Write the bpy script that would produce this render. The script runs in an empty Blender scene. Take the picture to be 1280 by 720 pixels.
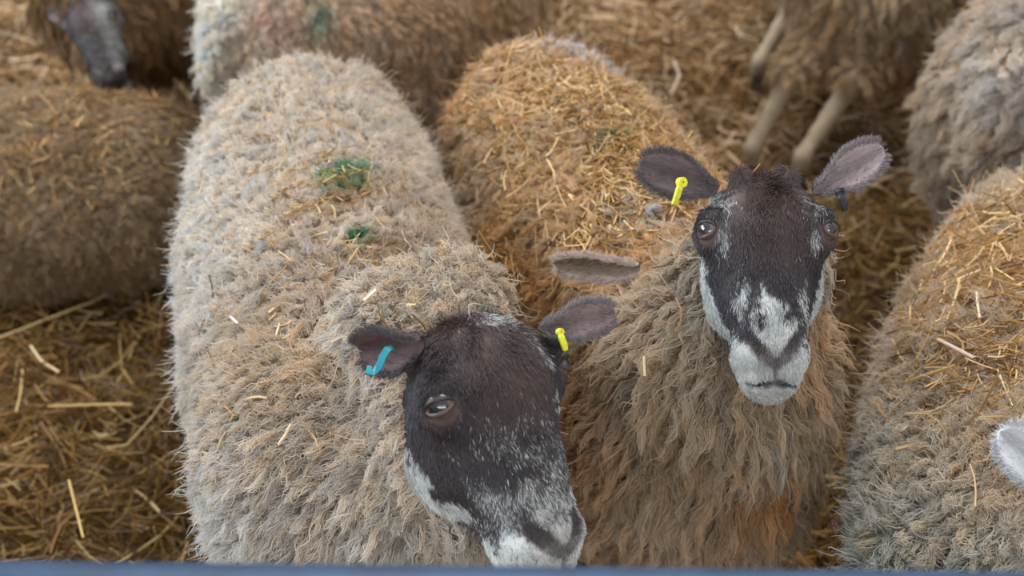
import bpy, math, time
import numpy as np
from mathutils import Vector, Matrix
from mathutils.bvhtree import BVHTree
from mathutils.kdtree import KDTree

T0 = time.time()
rng = np.random.default_rng(7)
col = bpy.context.scene.collection
sc = bpy.context.scene

# ------------------------------------------------------------------ camera
FPX = 1760.0
CAM = np.array([0.0, 0.0, 1.65])
PITCH = math.radians(32)
Rv = np.array([1.0, 0, 0])
Fv = np.array([0, math.cos(PITCH), -math.sin(PITCH)])
Uv = np.array([0, math.sin(PITCH), math.cos(PITCH)])
Nv = -Fv


def at(u, v, d):
    """world point seen at photo position (u, v) at depth d metres"""
    return CAM + d * (Fv + Rv * (u - 640) / FPX + Uv * (360 - v) / FPX)


cd = bpy.data.cameras.new('camera')
cd.sensor_width = 36
cd.lens = FPX / 1280 * 36
cd.clip_start = 0.05
cd.dof.use_dof = True
cd.dof.focus_distance = 1.58
cd.dof.aperture_fstop = 4.2
cam = bpy.data.objects.new('camera', cd)
col.objects.link(cam)
cam.location = CAM
cam.rotation_euler = (math.radians(90) - PITCH, 0, 0)
sc.camera = cam


# ------------------------------------------------------------------ noise
def _h(ix, iy, iz, s):
    n = (ix * 374761393 + iy * 668265263 + iz * 2147483647 + s * 1274126177) & 0xffffffff
    n = ((n ^ (n >> 13)) * 1274126177) & 0xffffffff
    n = (n ^ (n >> 16)) & 0xffffffff
    return (n & 0xffff).astype(np.float32) / 65535.0


def vnoise(p, s=0):
    f = np.floor(p)
    i = f.astype(np.int64)
    t = (p - f).astype(np.float32)
    t = t * t * (3 - 2 * t)
    x, y, z = i[:, 0], i[:, 1], i[:, 2]
    r = 0
    for dx in (0, 1):
        wx = t[:, 0] if dx else 1 - t[:, 0]
        for dy in (0, 1):
            wy = t[:, 1] if dy else 1 - t[:, 1]
            for dz in (0, 1):
                wz = t[:, 2] if dz else 1 - t[:, 2]
                r = r + wx * wy * wz * _h(x + dx, y + dy, z + dz, s)
    return r


def fbm(p, f=1.0, o=3, s=0):
    a, r, w = 1.0, 0, 0
    for k in range(o):
        r = r + a * vnoise(p * f + 17.3 * k, s + k)
        w += a
        a *= .5
        f *= 2.03
    return r / w


def sstep(a, b, x):
    t = np.clip((x - a) / (b - a), 0, 1)
    return t * t * (3 - 2 * t)


def norm(v):
    v = np.asarray(v, float)
    return v / (np.linalg.norm(v, axis=-1, keepdims=True) + 1e-9)


# ------------------------------------------------------------------ materials
def mat(name, color=(.5, .5, .5), rough=.6, metal=0.0, attr=None, bump=None, noise=None, spec=.5, coat=0, trans=0):
    m = bpy.data.materials.new(name)
    m.use_nodes = True
    nt = m.node_tree
    b = nt.nodes['Principled BSDF']
    b.inputs['Roughness'].default_value = rough
    b.inputs['Metallic'].default_value = metal
    b.inputs['Specular IOR Level'].default_value = spec
    b.inputs['Coat Weight'].default_value = coat
    b.inputs['Base Color'].default_value = (*color, 1)
    src = None
    if attr:
        a = nt.nodes.new('ShaderNodeAttribute')
        a.attribute_name = attr
        src = a.outputs['Color']
    if noise:
        sc_, lo, hi = noise
        tc = nt.nodes.new('ShaderNodeTexCoord')
        n = nt.nodes.new('ShaderNodeTexNoise')
        n.inputs['Scale'].default_value = sc_
        n.inputs['Detail'].default_value = 6
        nt.links.new(tc.outputs['Object'], n.inputs['Vector'])
        mr = nt.nodes.new('ShaderNodeMapRange')
        mr.inputs[1].default_value = .3
        mr.inputs[2].default_value = .7
        mr.inputs[3].default_value = lo
        mr.inputs[4].default_value = hi
        nt.links.new(n.outputs['Fac'], mr.inputs[0])
        mx = nt.nodes.new('ShaderNodeMix')
        mx.data_type = 'RGBA'
        mx.blend_type = 'MULTIPLY'
        mx.inputs[0].default_value = 1
        if src is not None:
            nt.links.new(src, mx.inputs[6])
        else:
            mx.inputs[6].default_value = (*color, 1)
        nt.links.new(mr.outputs[0], mx.inputs[7])
        src = mx.outputs[2]
    if src is not None:
        nt.links.new(src, b.inputs['Base Color'])
    if bump:
        tc = nt.nodes.new('ShaderNodeTexCoord')
        n = nt.nodes.new('ShaderNodeTexNoise')
        n.inputs['Scale'].default_value = bump[0]
        n.inputs['Detail'].default_value = 5
        nt.links.new(tc.outputs['Object'], n.inputs['Vector'])
        bp = nt.nodes.new('ShaderNodeBump')
        bp.inputs['Strength'].default_value = bump[1]
        bp.inputs['Distance'].default_value = bump[2]
        nt.links.new(n.outputs['Fac'], bp.inputs['Height'])
        nt.links.new(bp.outputs[0], b.inputs['Normal'])
    return m


def fibre_mat(name, transl=.35, gloss=.0):
    """soft fibre: diffuse with some light passing through each fibre"""
    m = bpy.data.materials.new(name)
    m.use_nodes = True
    nt = m.node_tree
    nt.nodes.clear()
    out = nt.nodes.new('ShaderNodeOutputMaterial')
    a = nt.nodes.new('ShaderNodeAttribute')
    a.attribute_name = 'col'
    d = nt.nodes.new('ShaderNodeBsdfDiffuse')
    t = nt.nodes.new('ShaderNodeBsdfTranslucent')
    mx = nt.nodes.new('ShaderNodeMixShader')
    mx.inputs[0].default_value = transl
    nt.links.new(a.outputs['Color'], d.inputs['Color'])
    nt.links.new(a.outputs['Color'], t.inputs['Color'])
    nt.links.new(d.outputs[0], mx.inputs[1])
    nt.links.new(t.outputs[0], mx.inputs[2])
    last = mx.outputs[0]
    if gloss > 0:
        g = nt.nodes.new('ShaderNodeBsdfGlossy')
        g.inputs['Roughness'].default_value = .45
        g.inputs['Color'].default_value = (.8, .85, .95, 1)
        m2 = nt.nodes.new('ShaderNodeMixShader')
        m2.inputs[0].default_value = gloss
        nt.links.new(last, m2.inputs[1])
        nt.links.new(g.outputs[0], m2.inputs[2])
        last = m2.outputs[0]
    nt.links.new(last, out.inputs[0])
    return m


M_SKIN = mat('hide_under_the_wool', attr='col', rough=.75, bump=(220, .3, .002), spec=.3)
M_WOOL = fibre_mat('wool_fibre', .4)
M_FUR = fibre_mat('short_face_fur', .15, .06)
M_STRAW = mat('straw_stalk', attr='col', rough=.5, spec=.35)
M_GROUND = mat('trodden_straw_ground', (.12, .065, .02), rough=.95, bump=(60, 1, .02), noise=(25, .4, 1.5), spec=.1)
M_HOOF = mat('hoof_horn', (.035, .03, .027), rough=.55, noise=(60, .6, 1.3), bump=(90, .4, .002))
M_EYE = mat('glossy_eye', attr='col', rough=.06, spec=.8, coat=1)
M_LID = mat('eyelid_skin', attr='col', rough=.45, spec=.5)
M_YTAG = mat('yellow_plastic', (.72, .70, .04), rough=.4, noise=(80, .85, 1.1))
M_TTAG = mat('teal_plastic', (.015, .26, .32), rough=.4, noise=(80, .85, 1.1))
M_DTAG = mat('dark_plastic', (.02, .02, .025), rough=.5, noise=(80, .85, 1.1))
M_RAIL = mat('blue_painted_steel', (.018, .052, .11), rough=.5, noise=(30, .7, 1.2), bump=(120, .15, .002), spec=.5)
M_EAR = mat('ear_skin', attr='col', rough=.7, bump=(260, .35, .0015), spec=.25)


# ------------------------------------------------------------------ mesh helpers
def link(name, data, parent=None, m=None):
    o = bpy.data.objects.new(name, data)
    col.objects.link(o)
    if parent is not None:
        o.parent = parent
    if m is not None:
        data.materials.append(m)
    return o


def mesh_np(name, V, Q, smooth=True, colr=None):
    """V (n,3), Q (m,4) or (m,3)"""
    me = bpy.data.meshes.new(name)
    V = np.ascontiguousarray(V, np.float32)
    Q = np.ascontiguousarray(Q, np.int32)
    k = Q.shape[1]
    me.vertices.add(len(V))
    me.vertices.foreach_set('co', V.ravel())
    me.loops.add(Q.size)
    me.loops.foreach_set('vertex_index', Q.ravel())
    me.polygons.add(len(Q))
    me.polygons.foreach_set('loop_start', np.arange(0, Q.size, k, dtype=np.int32))
    me.polygons.foreach_set('loop_total', np.full(len(Q), k, np.int32))
    me.polygons.foreach_set('use_smooth', np.full(len(Q), smooth, bool))
    me.update(calc_edges=True)
    if colr is not None:
        set_col(me, colr)
    return me


def set_col(me, c, dom='POINT'):
    a = me.attributes.get('col') or me.attributes.new('col', 'FLOAT_COLOR', dom)
    c4 = np.ones((len(c), 4), np.float32)
    c4[:, :3] = np.clip(c, 0, 1)
    a.data.foreach_set('color', c4.ravel())


def empty(name, loc, label, cat, group=None):
    o = bpy.data.objects.new(name, None)
    col.objects.link(o)
    o.location = loc
    o.empty_display_size = .1
    o['label'] = label
    o['category'] = cat
    if group:
        o['group'] = group
    return o


def tag(o, label=None, cat=None, group=None, kind=None):
    if label: o['label'] = label
    if cat: o['category'] = cat
    if group: o['group'] = group
    if kind: o['kind'] = kind
    return o


def hair_obj(name, P, rad, colr, parent, m):
    """P (n,k,3) points, rad (n,k) radii, colr (n,k,3)"""
    n, k, _ = P.shape
    hc = bpy.data.hair_curves.new(name)
    hc.add_curves([k] * n)
    hc.attributes['position'].data.foreach_set('vector', np.ascontiguousarray(P, np.float32).ravel())
    a = hc.attributes.get('radius') or hc.attributes.new('radius', 'FLOAT', 'POINT')
    a.data.foreach_set('value', np.ascontiguousarray(rad, np.float32).ravel())
    c4 = np.ones((n * k, 4), np.float32)
    c4[:, :3] = np.clip(colr.reshape(-1, 3), 0, 1)
    a = hc.attributes.new('col', 'FLOAT_COLOR', 'POINT')
    a.data.foreach_set('color', c4.ravel())
    hc.materials.append(m)
    return link(name, hc, parent)


# ------------------------------------------------------------------ implicit surfaces
def smin(a, b, k):
    h = np.clip(.5 + .5 * (b - a) / k, 0, 1)
    return b + (a - b) * h - k * h * (1 - h)


def smax(a, b, k):
    return -smin(-a, -b, k)


def ellip(X, Y, Z, c, r):
    px, py, pz = X - c[0], Y - c[1], Z - c[2]
    k0 = np.sqrt((px / r[0]) ** 2 + (py / r[1]) ** 2 + (pz / r[2]) ** 2)
    k1 = np.sqrt((px / r[0] ** 2) ** 2 + (py / r[1] ** 2) ** 2 + (pz / r[2] ** 2) ** 2) + 1e-6
    return k0 * (k0 - 1) / k1


def rcone(X, Y, Z, a, b, ra, rb):
    a = np.asarray(a, np.float32)
    b = np.asarray(b, np.float32)
    d = b - a
    L2 = float(d @ d) + 1e-9
    px, py, pz = X - a[0], Y - a[1], Z - a[2]
    t = np.clip((px * d[0] + py * d[1] + pz * d[2]) / L2, 0, 1)
    return np.sqrt((px - t * d[0]) ** 2 + (py - t * d[1]) ** 2 + (pz - t * d[2]) ** 2) - (ra + (rb - ra) * t)


def surface_nets(xs, ys, zs, F):
    nx, ny, nz = F.shape
    S = F < 0
    c = S[:-1, :-1, :-1].astype(np.int8)
    tot = np.zeros((nx - 1, ny - 1, nz - 1), np.int8)
    for i in (0, 1):
        for j in (0, 1):
            for k in (0, 1):
                tot += S[i:nx - 1 + i, j:ny - 1 + j, k:nz - 1 + k]
    act = (tot > 0) & (tot < 8)
    I, J, K = np.nonzero(act)
    idx = -np.ones(act.shape, np.int32)
    idx[I, J, K] = np.arange(len(I))
    P = np.zeros((len(I), 3))
    W = np.zeros(len(I))
    cor = [(i, j, k) for i in (0, 1) for j in (0, 1) for k in (0, 1)]
    val = {q: F[I + q[0], J + q[1], K + q[2]] for q in cor}
    for q in cor:
        for ax in range(3):
            if q[ax] == 0:
                r = list(q)
                r[ax] = 1
                r = tuple(r)
                a, b = val[q], val[r]
                m = (a < 0) != (b < 0)
                t = np.where(m, a / np.where(m, a - b, 1), 0)
                A = np.stack([xs[I + q[0]], ys[J + q[1]], zs[K + q[2]]], 1)
                B = np.stack([xs[I + r[0]], ys[J + r[1]], zs[K + r[2]]], 1)
                P += np.where(m[:, None], A + (B - A) * t[:, None], 0)
                W += m
    P /= W[:, None]
    quads = []
    for ax in range(3):
        o1, o2 = [(1, 2), (2, 0), (0, 1)][ax]
        s0 = [slice(None)] * 3
        s1 = [slice(None)] * 3
        s0[ax] = slice(0, -1)
        s1[ax] = slice(1, None)
        ch = S[tuple(s0)] != S[tuple(s1)]
        e = np.argwhere(ch)
        ok = (e[:, o1] > 0) & (e[:, o2] > 0) & (e[:, o1] < F.shape[o1] - 1) & (e[:, o2] < F.shape[o2] - 1)
        e = e[ok]
        ins = S[tuple(s0)][e[:, 0], e[:, 1], e[:, 2]]
        q = []
        for d1, d2 in ((-1, -1), (0, -1), (0, 0), (-1, 0)):
            f = e.copy()
            f[:, o1] += d1
            f[:, o2] += d2
            q.append(idx[f[:, 0], f[:, 1], f[:, 2]])
        q = np.stack(q, 1)
        q[~ins] = q[~ins][:, ::-1]
        quads.append(q)
    return P, np.concatenate(quads)


def axis_samples(lo, hi, coarse, flo, fhi, fine):
    out = []
    x = lo
    while x < hi:
        out.append(x)
        if flo <= x < fhi:
            st = fine
        else:
            dist = flo - x if x < flo else x - fhi
            st = min(coarse, fine + max(dist, 0) * .25)
            if x < flo:
                st = min(st, max(fine, flo - x))
        x += st
    out.append(hi)
    return np.array(out, np.float32)


# ------------------------------------------------------------------ head
def head_sdf(x, y, z, buds=False):
    ax = np.abs(x)
    d = ellip(x, y, z, (0, -.055, -.060), (.060, .060, .060))
    d = smin(d, ellip(x, y, z, (0, -.042, -.070), (.066, .046, .045)), .02)
    d = smin(d, ellip(ax, y, z, (.058, -.038, -.068), (.022, .024, .022)), .014)
    d = smin(d, rcone(x, y, z, (0, -.052, -.085), (0, -.042, -.198), .056, .0365), .02)
    d = smin(d, ellip(x, y, z, (0, -.032, -.130), (.030, .036, .080)), .02)
    d = smin(d, ellip(x, y, z, (0, -.040, -.206), (.0425, .040, .034)), .015)
    d = smin(d, ellip(x, y, z, (0, -.050, -.234), (.030, .030, .019)), .014)
    d = smin(d, ellip(ax, y, z, (.030, -.092, -.112), (.036, .050, .062)), .02)
    d = smin(d, rcone(x, y, z, (0, -.11, -.10), (0, -.062, -.225), .042, .024), .02)
    # brow ridge over each eye, tear hollow under it
    d = smin(d, ellip(ax, y, z, (.060, -.026, -.050), (.014, .014, .007)), .012)
    d = smax(d, -ellip(ax, y, z, (.046, .004, -.098), (.009, .012, .022)), .014)
    # eye opening
    d = smax(d, -ellip(ax, y, z, (.074, -.020, -.066), (.013, .014, .0100)), .005)
    # nostrils, slanting together; split lip; mouth
    d = smax(d, -rcone(ax, y, z, (.0285, -.006, -.190), (.0125, -.001, -.212), .0065, .0045), .005)
    d = smax(d, -rcone(ax, y, z, (.001, -.002, -.216), (0, -.012, -.236), .0022, .002), .004)
    d = smax(d, -rcone(ax, y, z, (.0, -.014, -.240), (.027, -.040, -.238), .0040, .003), .004)
    if buds:
        d = smin(d, ellip(ax, y, z, (.027, -.040, -.006), (.010, .013, .016)), .010)
    return d


def cut(v, a, b):
    return sstep(a, b, v)


def coat_B(L, rnd):
    """white amount on the speckle-nosed face; L local positions"""
    x, y, z = L.T
    ax = np.abs(x)
    n = fbm(L, 70, 3, 3)
    n2 = fbm(L, 28, 2, 5)
    w = cut(-z + .06 * (n - .5) - .35 * np.maximum(ax - .03, 0) , .178, .202)
    w = np.maximum(w, cut(-z - 1.2 * ax + .09 * (n - .5), .136, .158) * .95)
    # two flashes either side of the nose
    w = np.maximum(w, .9 * np.exp(-((ax - .034 - .1 * (-z - .15)) / .006) ** 2 - ((z + .147) / .022) ** 2) * (n > .42))
    w = np.maximum(w, .8 * np.exp(-((ax - .050) / .006) ** 2 - ((z + .080) / .012) ** 2) * (y > -.03))
    w = np.maximum(w, .65 * np.exp(-((ax - .052) / .012) ** 2 - ((z + .032) / .018) ** 2) * (n > .40))
    # cheek / jaw white
    w = np.maximum(w, cut(-y + .05 * (n - .5) , .058, .070) * cut(-z, .075, .1))
    return np.clip(w, 0, 1)


def coat_A(L, rnd):
    x, y, z = L.T
    ax = np.abs(x)
    n = fbm(L, 70, 3, 13)
    n2 = fbm(L, 30, 2, 15)
    w = cut(-z + .07 * (n - .5), .186, .208)
    # grizzled bridge of the nose
    w = np.maximum(w, .5 * cut(-z, .065, .165) * cut(.055 - np.abs(x - .014), 0, .03) * cut(.5 * n2 + .5 * n, .30, .62) * (y > -.05))
    w = np.maximum(w, .8 * np.exp(-((x - .005) / .028) ** 2 - ((z + .178) / .014) ** 2) * (n > .38))
    w = np.maximum(w, .85 * np.exp(-((x + .046) / .007) ** 2 - ((z + .095) / .014) ** 2) * (n > .4))
    w = np.maximum(w, .7 * np.exp(-((x + .040 - .35 * (z + .05)) / .006) ** 2 - ((z + .060) / .025) ** 2) * (n > .46))
    w = np.maximum(w, .9 * np.exp(-((x + .028) / .022) ** 2 - ((z + .008) / .010) ** 2) * (n > .35))
    w = np.maximum(w, .9 * np.exp(-((x + .028) / .007) ** 2 - ((z + .175) / .010) ** 2) * (n > .42))
    w = np.maximum(w, cut(-y + .05 * (n - .5) + .25 * (-z - .13), .080, .090) * cut(-z, .070, .09) * cut(.185 + z, 0, .02))
    return np.clip(w, 0, 1)


def coat_pale(L, rnd):
    return np.clip(.75 + .5 * (fbm(L, 40, 3, 23) - .5), 0, 1)


def coat_dim(L, rnd):
    z = L[:, 2]
    return np.clip(.02 + .3 * (fbm(L, 30, 3, 33) - .4), 0, 1) * cut(.20 + z, -.005, .01) + .45 * np.exp(-((L[:, 0] + .05) / .02) ** 2) * cut(.20 + z, -.005, .01)


def coat_mottled(L, rnd):
    z = L[:, 2]
    return np.clip(cut(fbm(L, 30, 3, 33), .45, .6) * .8 * cut(.21 + z, -.01, .02), 0, 1)


C_DARK = np.array([.052, .040, .040])
C_BROWN = np.array([.085, .053, .043])
C_WHITE = np.array([.62, .64, .62])


def face_colour(L, coat, w):
    x, y, z = L.T
    ax = np.abs(x)
    br = (cut(.06 - ax, 0, .03) * cut(.13 + z, 0, .05))[:, None]
    base = C_DARK * (1 - br) + C_BROWN * br
    mott = (.72 + .5 * fbm(L, 90, 3, 41))[:, None] * (1 - .16 * cut(fbm(L, 45, 2, 43), .5, .7))[:, None]
    c = base * (1 - w[:, None]) + C_WHITE * mott * w[:, None]
    # bare dark skin: nostrils, split lip, mouth line
    nos = np.minimum(rcone(ax, y, z, (.0285, -.006, -.190), (.0125, .0, -.212), .0075, .0075),
                     rcone(ax, y, z, (.009, .0, -.215), (0, -.002, -.222), .006, .005))
    nos = np.minimum(nos, rcone(ax, y, z, (0, -.004, -.222), (0, -.014, -.237), .0025, .0015))
    nos = np.minimum(nos, rcone(ax, y, z, (0, -.016, -.240), (.026, -.040, -.238), .0035, .0025))
    core = rcone(ax, y, z, (.0285, -.006, -.190), (.0165, .0, -.207), .0075, .006)
    k = ((1 - sstep(-.001, .003, nos)) * (.82 + .18 * (core < .001)))[:, None]
    c = c * (1 - k) + np.array([.045, .035, .035]) * k
    # soft grey-brown nose leather between the nostrils
    k = (np.exp(-(x / .022) ** 2 - ((z + .207) / .013) ** 2) * (y > -.03) * .45)[:, None]
    c = c * (1 - k) + np.array([.22, .18, .15]) * k
    # tan lid ring
    e = np.sqrt(((ax - .070) / 1.0) ** 2 + (y + .020) ** 2 + ((z + .070) * 1.3) ** 2)
    k = (np.exp(-((e - .0155) / .004) ** 2) * .55)[:, None]
    c = c * (1 - k) + np.array([.16, .10, .08]) * k
    return c


class Head:
    def __init__(s, pos, ex, ey, ez, scale=1.0, buds=False, coat=coat_mottled):
        s.o = np.array(pos, float)
        s.R = np.stack([ex, ey, ez], 1)     # local -> world
        s.s = scale
        s.buds = buds
        s.coat = coat

    def w(s, p):
        return s.o + s.R @ (np.asarray(p, float) * s.s)

    def d(s, v):
        return s.R @ np.asarray(v, float)

    def loc(s, P):
        return ((P - s.o) @ s.R) / s.s

    def sdf(s, X, Y, Z):
        px, py, pz = X - s.o[0], Y - s.o[1], Z - s.o[2]
        r = s.R.astype(np.float32)
        x = (px * r[0, 0] + py * r[1, 0] + pz * r[2, 0]) / s.s
        y = (px * r[0, 1] + py * r[1, 1] + pz * r[2, 1]) / s.s
        z = (px * r[0, 2] + py * r[1, 2] + pz * r[2, 2]) / s.s
        return head_sdf(x, y, z, s.buds) * s.s


def head_pose(pos, up, face, **kw):
    """up: nose->poll direction, face: outward normal of the face"""
    ez = norm(up)
    ey = np.asarray(face, float)
    ey = norm(ey - ez * (ey @ ez))
    ex = np.cross(ey, ez)
    ex = norm(ex)
    # image-right when facing the viewer
    return Head(pos, ex, ey, ez, **kw)


def cam_pose(u, v, d, roll, tilt, yaw, **kw):
    """head seen in the photo: roll in the picture plane, tilt of the poll away, yaw to the right"""
    r, t, y = map(math.radians, (roll, tilt, yaw))
    up = Uv * math.cos(r) - Rv * math.sin(r)
    rt = Rv * math.cos(r) + Uv * math.sin(r)
    ez = math.cos(t) * up - math.sin(t) * Nv
    ey0 = math.cos(t) * Nv + math.sin(t) * up
    ey = math.cos(y) * ey0 + math.sin(y) * rt
    return head_pose(at(u, v, d), ez, ey, **kw)


# ------------------------------------------------------------------ ear, eye, tag, hoof
def make_ear(parent, base, tip, opening, width, outer, inner, droop=0.0, cup0=2.2, cup1=.7, rimc=None, fur=3000, name='ear', roundness=.55):
    base, tip = np.array(base, float), np.array(tip, float)
    d = norm(tip - base)
    L = np.linalg.norm(tip - base)
    op = np.array(opening, float)
    op = norm(op - d * (op @ d))
    sd = np.cross(d, op)
    nt, nq = 30, 20
    t = np.linspace(0, 1, nt)
    q = np.linspace(-1, 1, nq)
    wf = width * (2.15 * t ** .75 * (1 - t) ** roundness + .34 * (1 - t) ** 2) + .0008
    A = cup0 + (cup1 - cup0) * sstep(0, .55, t)
    Rr = wf / A
    X = Rr[:, None] * np.sin(q[None] * A[:, None])
    Zc = Rr[:, None] * (1 - np.cos(q[None] * A[:, None]))
    nx = -np.sin(q[None] * A[:, None])
    nz = np.cos(q[None] * A[:, None])
    th = .0022
    drp = -droop * L * t ** 2

    def pt(x, z):
        P = base + d * (t[:, None, None] * L) + sd * x[..., None] + op * z[..., None]
        P = P + np.array([0, 0, 1.0]) * drp[:, None, None]
        return P
    lip = (1 - np.abs(q) ** 6)[None]
    Pin = pt(X + nx * th * lip * .5, Zc + nz * th * lip * .5)
    Pout = pt(X - nx * th * lip * .5, Zc - nz * th * lip * .5)
    wob = (fbm(Pin.reshape(-1, 3), 60, 2, 9).reshape(nt, nq) - .5) * .004
    Pin = Pin + op * wob[..., None]
    Pout = Pout + op * wob[..., None]
    V = np.concatenate([Pin.reshape(-1, 3), Pout.reshape(-1, 3)])
    Q = []
    n0 = nt * nq
    for i in range(nt - 1):
        for j in range(nq - 1):
            a = i * nq + j
            Q.append((a, a + 1, a + nq + 1, a + nq))
            Q.append((n0 + a, n0 + a + nq, n0 + a + nq + 1, n0 + a + 1))
    for i in range(nt - 1):
        a = i * nq
        Q.append((a, a + nq, n0 + a + nq, n0 + a))
        a = i * nq + nq - 1
        Q.append((a, n0 + a, n0 + a + nq, a + nq))
    for j in range(nq - 1):
        a = (nt - 1) * nq + j
        Q.append((a, a + 1, n0 + a + 1, n0 + a))
    outer, inner = np.array(outer), np.array(inner)
    qq = np.abs(np.tile(q, nt))
    nn = fbm(V[:n0], 60, 2, 4)[:, None]
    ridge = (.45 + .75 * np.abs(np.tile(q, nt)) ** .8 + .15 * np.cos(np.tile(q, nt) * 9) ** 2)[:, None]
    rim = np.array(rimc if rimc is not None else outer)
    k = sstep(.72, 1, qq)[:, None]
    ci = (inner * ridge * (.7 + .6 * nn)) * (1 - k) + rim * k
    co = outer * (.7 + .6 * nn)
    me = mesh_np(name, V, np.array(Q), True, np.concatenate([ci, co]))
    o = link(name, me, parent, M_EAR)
    if fur:
        n = fur
        ti = rng.integers(1, nt - 1, n)
        qi = np.where(rng.random(n) < .35, rng.choice([0, 1, nq - 2, nq - 1], n), rng.integers(0, nq, n))
        side = rng.random(n) < .5
        root = np.where(side[:, None], Pin[ti, qi], Pout[ti, qi]) + rng.normal(0, .0012, (n, 3))
        kp = ~(side & (np.abs(q[qi]) < .8) & (rng.random(n) < .75))
        ti, qi, side, root, n = ti[kp], qi[kp], side[kp], root[kp], int(kp.sum())
        sg = np.sign(q[qi])
        edge = (np.abs(q[qi]) > .85)
        nrm = (sd * nx[ti, qi][:, None] + op * nz[ti, qi][:, None]) * np.where(side, 1, -1)[:, None]
        dr = norm(nrm * .35 + d * .8 + (sd * sg[:, None]) * (edge * .8)[:, None] + rng.normal(0, .25, (n, 3)))
        ln = rng.uniform(.004, .009, n)
        tt = np.linspace(0, 1, 3)
        P = root[:, None] + dr[:, None] * (ln[:, None] * tt)[..., None]
        cc = np.where((side & ~edge)[:, None], inner * 1.1, np.where(edge[:, None], rim, outer)) * rng.uniform(.6, 1.5, n)[:, None]
        hair_obj('ear_fur', P, np.tile(np.array([.00028, .00022, .00008]), (n, 1)), np.repeat(cc[:, None], 3, 1), o, M_FUR)
    return o


def strip(name, pts, nrm, w, th, m, parent, button=0.0):
    """a bent flat strip along pts with thickness, optional round stud at the top"""
    pts = np.array(pts, float)
    nrm = norm(nrm)
    V, Q = [], []
    n = len(pts)
    for i in range(n):
        t = norm(pts[min(i + 1, n - 1)] - pts[max(i - 1, 0)])
        s = norm(np.cross(t, nrm))
        ww = w * (1 if 0 < i < n - 1 else .7)
        for a, b in ((-1, -1), (1, -1), (1, 1), (-1, 1)):
            V.append(pts[i] + s * a * ww / 2 + nrm * b * th / 2)
    for i in range(n - 1):
        for k in range(4):
            a, b = i * 4 + k, i * 4 + (k + 1) % 4
            Q.append((a, b, b + 4, a + 4))
    Q.append((3, 2, 1, 0))
    e = (n - 1) * 4
    Q.append((e, e + 1, e + 2, e + 3))
    if button > 0:
        b0 = len(V)
        s1 = norm(np.cross(nrm, [0.3, .2, 1]))
        s2 = np.cross(nrm, s1)
        K = 12
        for z in (-1, 1):
            for rr in (button, .25 * button):
                for k in range(K):
                    an = 2 * math.pi * k / K
                    V.append(pts[0] + (s1 * math.cos(an) + s2 * math.sin(an)) * rr + nrm * z * th * .9)
        for k in range(K):
            k2 = (k + 1) % K
            Q.append((b0 + k, b0 + k2, b0 + K + k2, b0 + K + k))
            Q.append((b0 + 2 * K + k, b0 + 3 * K + k, b0 + 3 * K + k2, b0 + 2 * K + k2))
            Q.append((b0 + k, b0 + 2 * K + k, b0 + 2 * K + k2, b0 + k2))
            Q.append((b0 + K + k, b0 + K + k2, b0 + 3 * K + k2, b0 + 3 * K + k))
    me = mesh_np(name, np.array(V), np.array(Q), False)
    o = link(name, me, parent, m)
    bv = o.modifiers.new('bevel', 'BEVEL')
    bv.width = th * .25
    bv.segments = 2
    return o


def make_eye(parent, H, side, fine=True, op=1.0):
    c = np.array([side * .0645, -.0245, -.066])
    r = .0138
    out = norm(np.array([side * .76, .65, -.02]))
    up = norm(np.array([0, -.1, 1.0]) - out * (np.array([0, -.1, 1.0]) @ out))
    rt = np.cross(out, up)
    nu, nv = (28, 18) if fine else (12, 8)
    V, C = [], []
    for j in range(nv + 1):
        th = math.pi * j / nv
        for i in range(nu):
            ph = 2 * math.pi * i / nu
            v = out * math.cos(th) + (up * math.sin(ph) + rt * math.cos(ph)) * math.sin(th)
            V.append(H.w(c + v * r))
            a, b = math.sin(th) * math.cos(ph), math.sin(th) * math.sin(ph)
            if math.cos(th) < 0: cc = (.3, .25, .22)
            elif (a / .56) ** 2 + (b / .40) ** 2 < 1: cc = (.003, .004, .010)
            elif a * a + b * b < .36: cc = (.11, .05, .028)
            elif a * a + b * b < .45: cc = (.02, .012, .01)
            else: cc = (.13, .085, .07)
            C.append(cc)
    Q = [(j * nu + i, j * nu + (i + 1) % nu, (j + 1) * nu + (i + 1) % nu, (j + 1) * nu + i) for j in range(nv) for i in range(nu)]
    o = link('eye', mesh_np('eye', V, np.array(Q)[:, ::-1], True, np.array(C)), parent, M_EYE)
    # eyelid: almond rim round the ball
    V, Q, C = [], [], []
    nu, nv = 32, 10
    for i in range(nu):
        ph = 2 * math.pi * i / nu
        ex_, ey_ = math.cos(ph), math.sin(ph)
        ctr = rt * ex_ * .0128 + up * (ey_ * (.0062 if ey_ > 0 else .0066) * op - .0004)
        rr = math.hypot(np.linalg.norm(ctr), 0)
        ctr = ctr + out * (math.sqrt(max(r * r - rr * rr, 0)) + .0002)
        rad = norm(ctr)
        tn = norm(-rt * ey_ * .0125 + up * ex_ * .0075)
        bi = np.cross(rad, tn)
        tr = .0017 + .0010 * abs(ey_)
        for j in range(nv):
            a = 2 * math.pi * j / nv
            V.append(H.w(c + ctr + (rad * math.cos(a) * .8 + bi * math.sin(a)) * tr))
            C.append((.035, .026, .026) if ey_ > -.15 else (.085, .055, .048))
    for i in range(nu):
        for j in range(nv):
            Q.append((i * nv + j, ((i + 1) % nu) * nv + j, ((i + 1) % nu) * nv + (j + 1) % nv, i * nv + (j + 1) % nv))
    l = link('eyelid', mesh_np('eyelid', V, np.array(Q), True, np.array(C)), o, M_LID)
    return o


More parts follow.
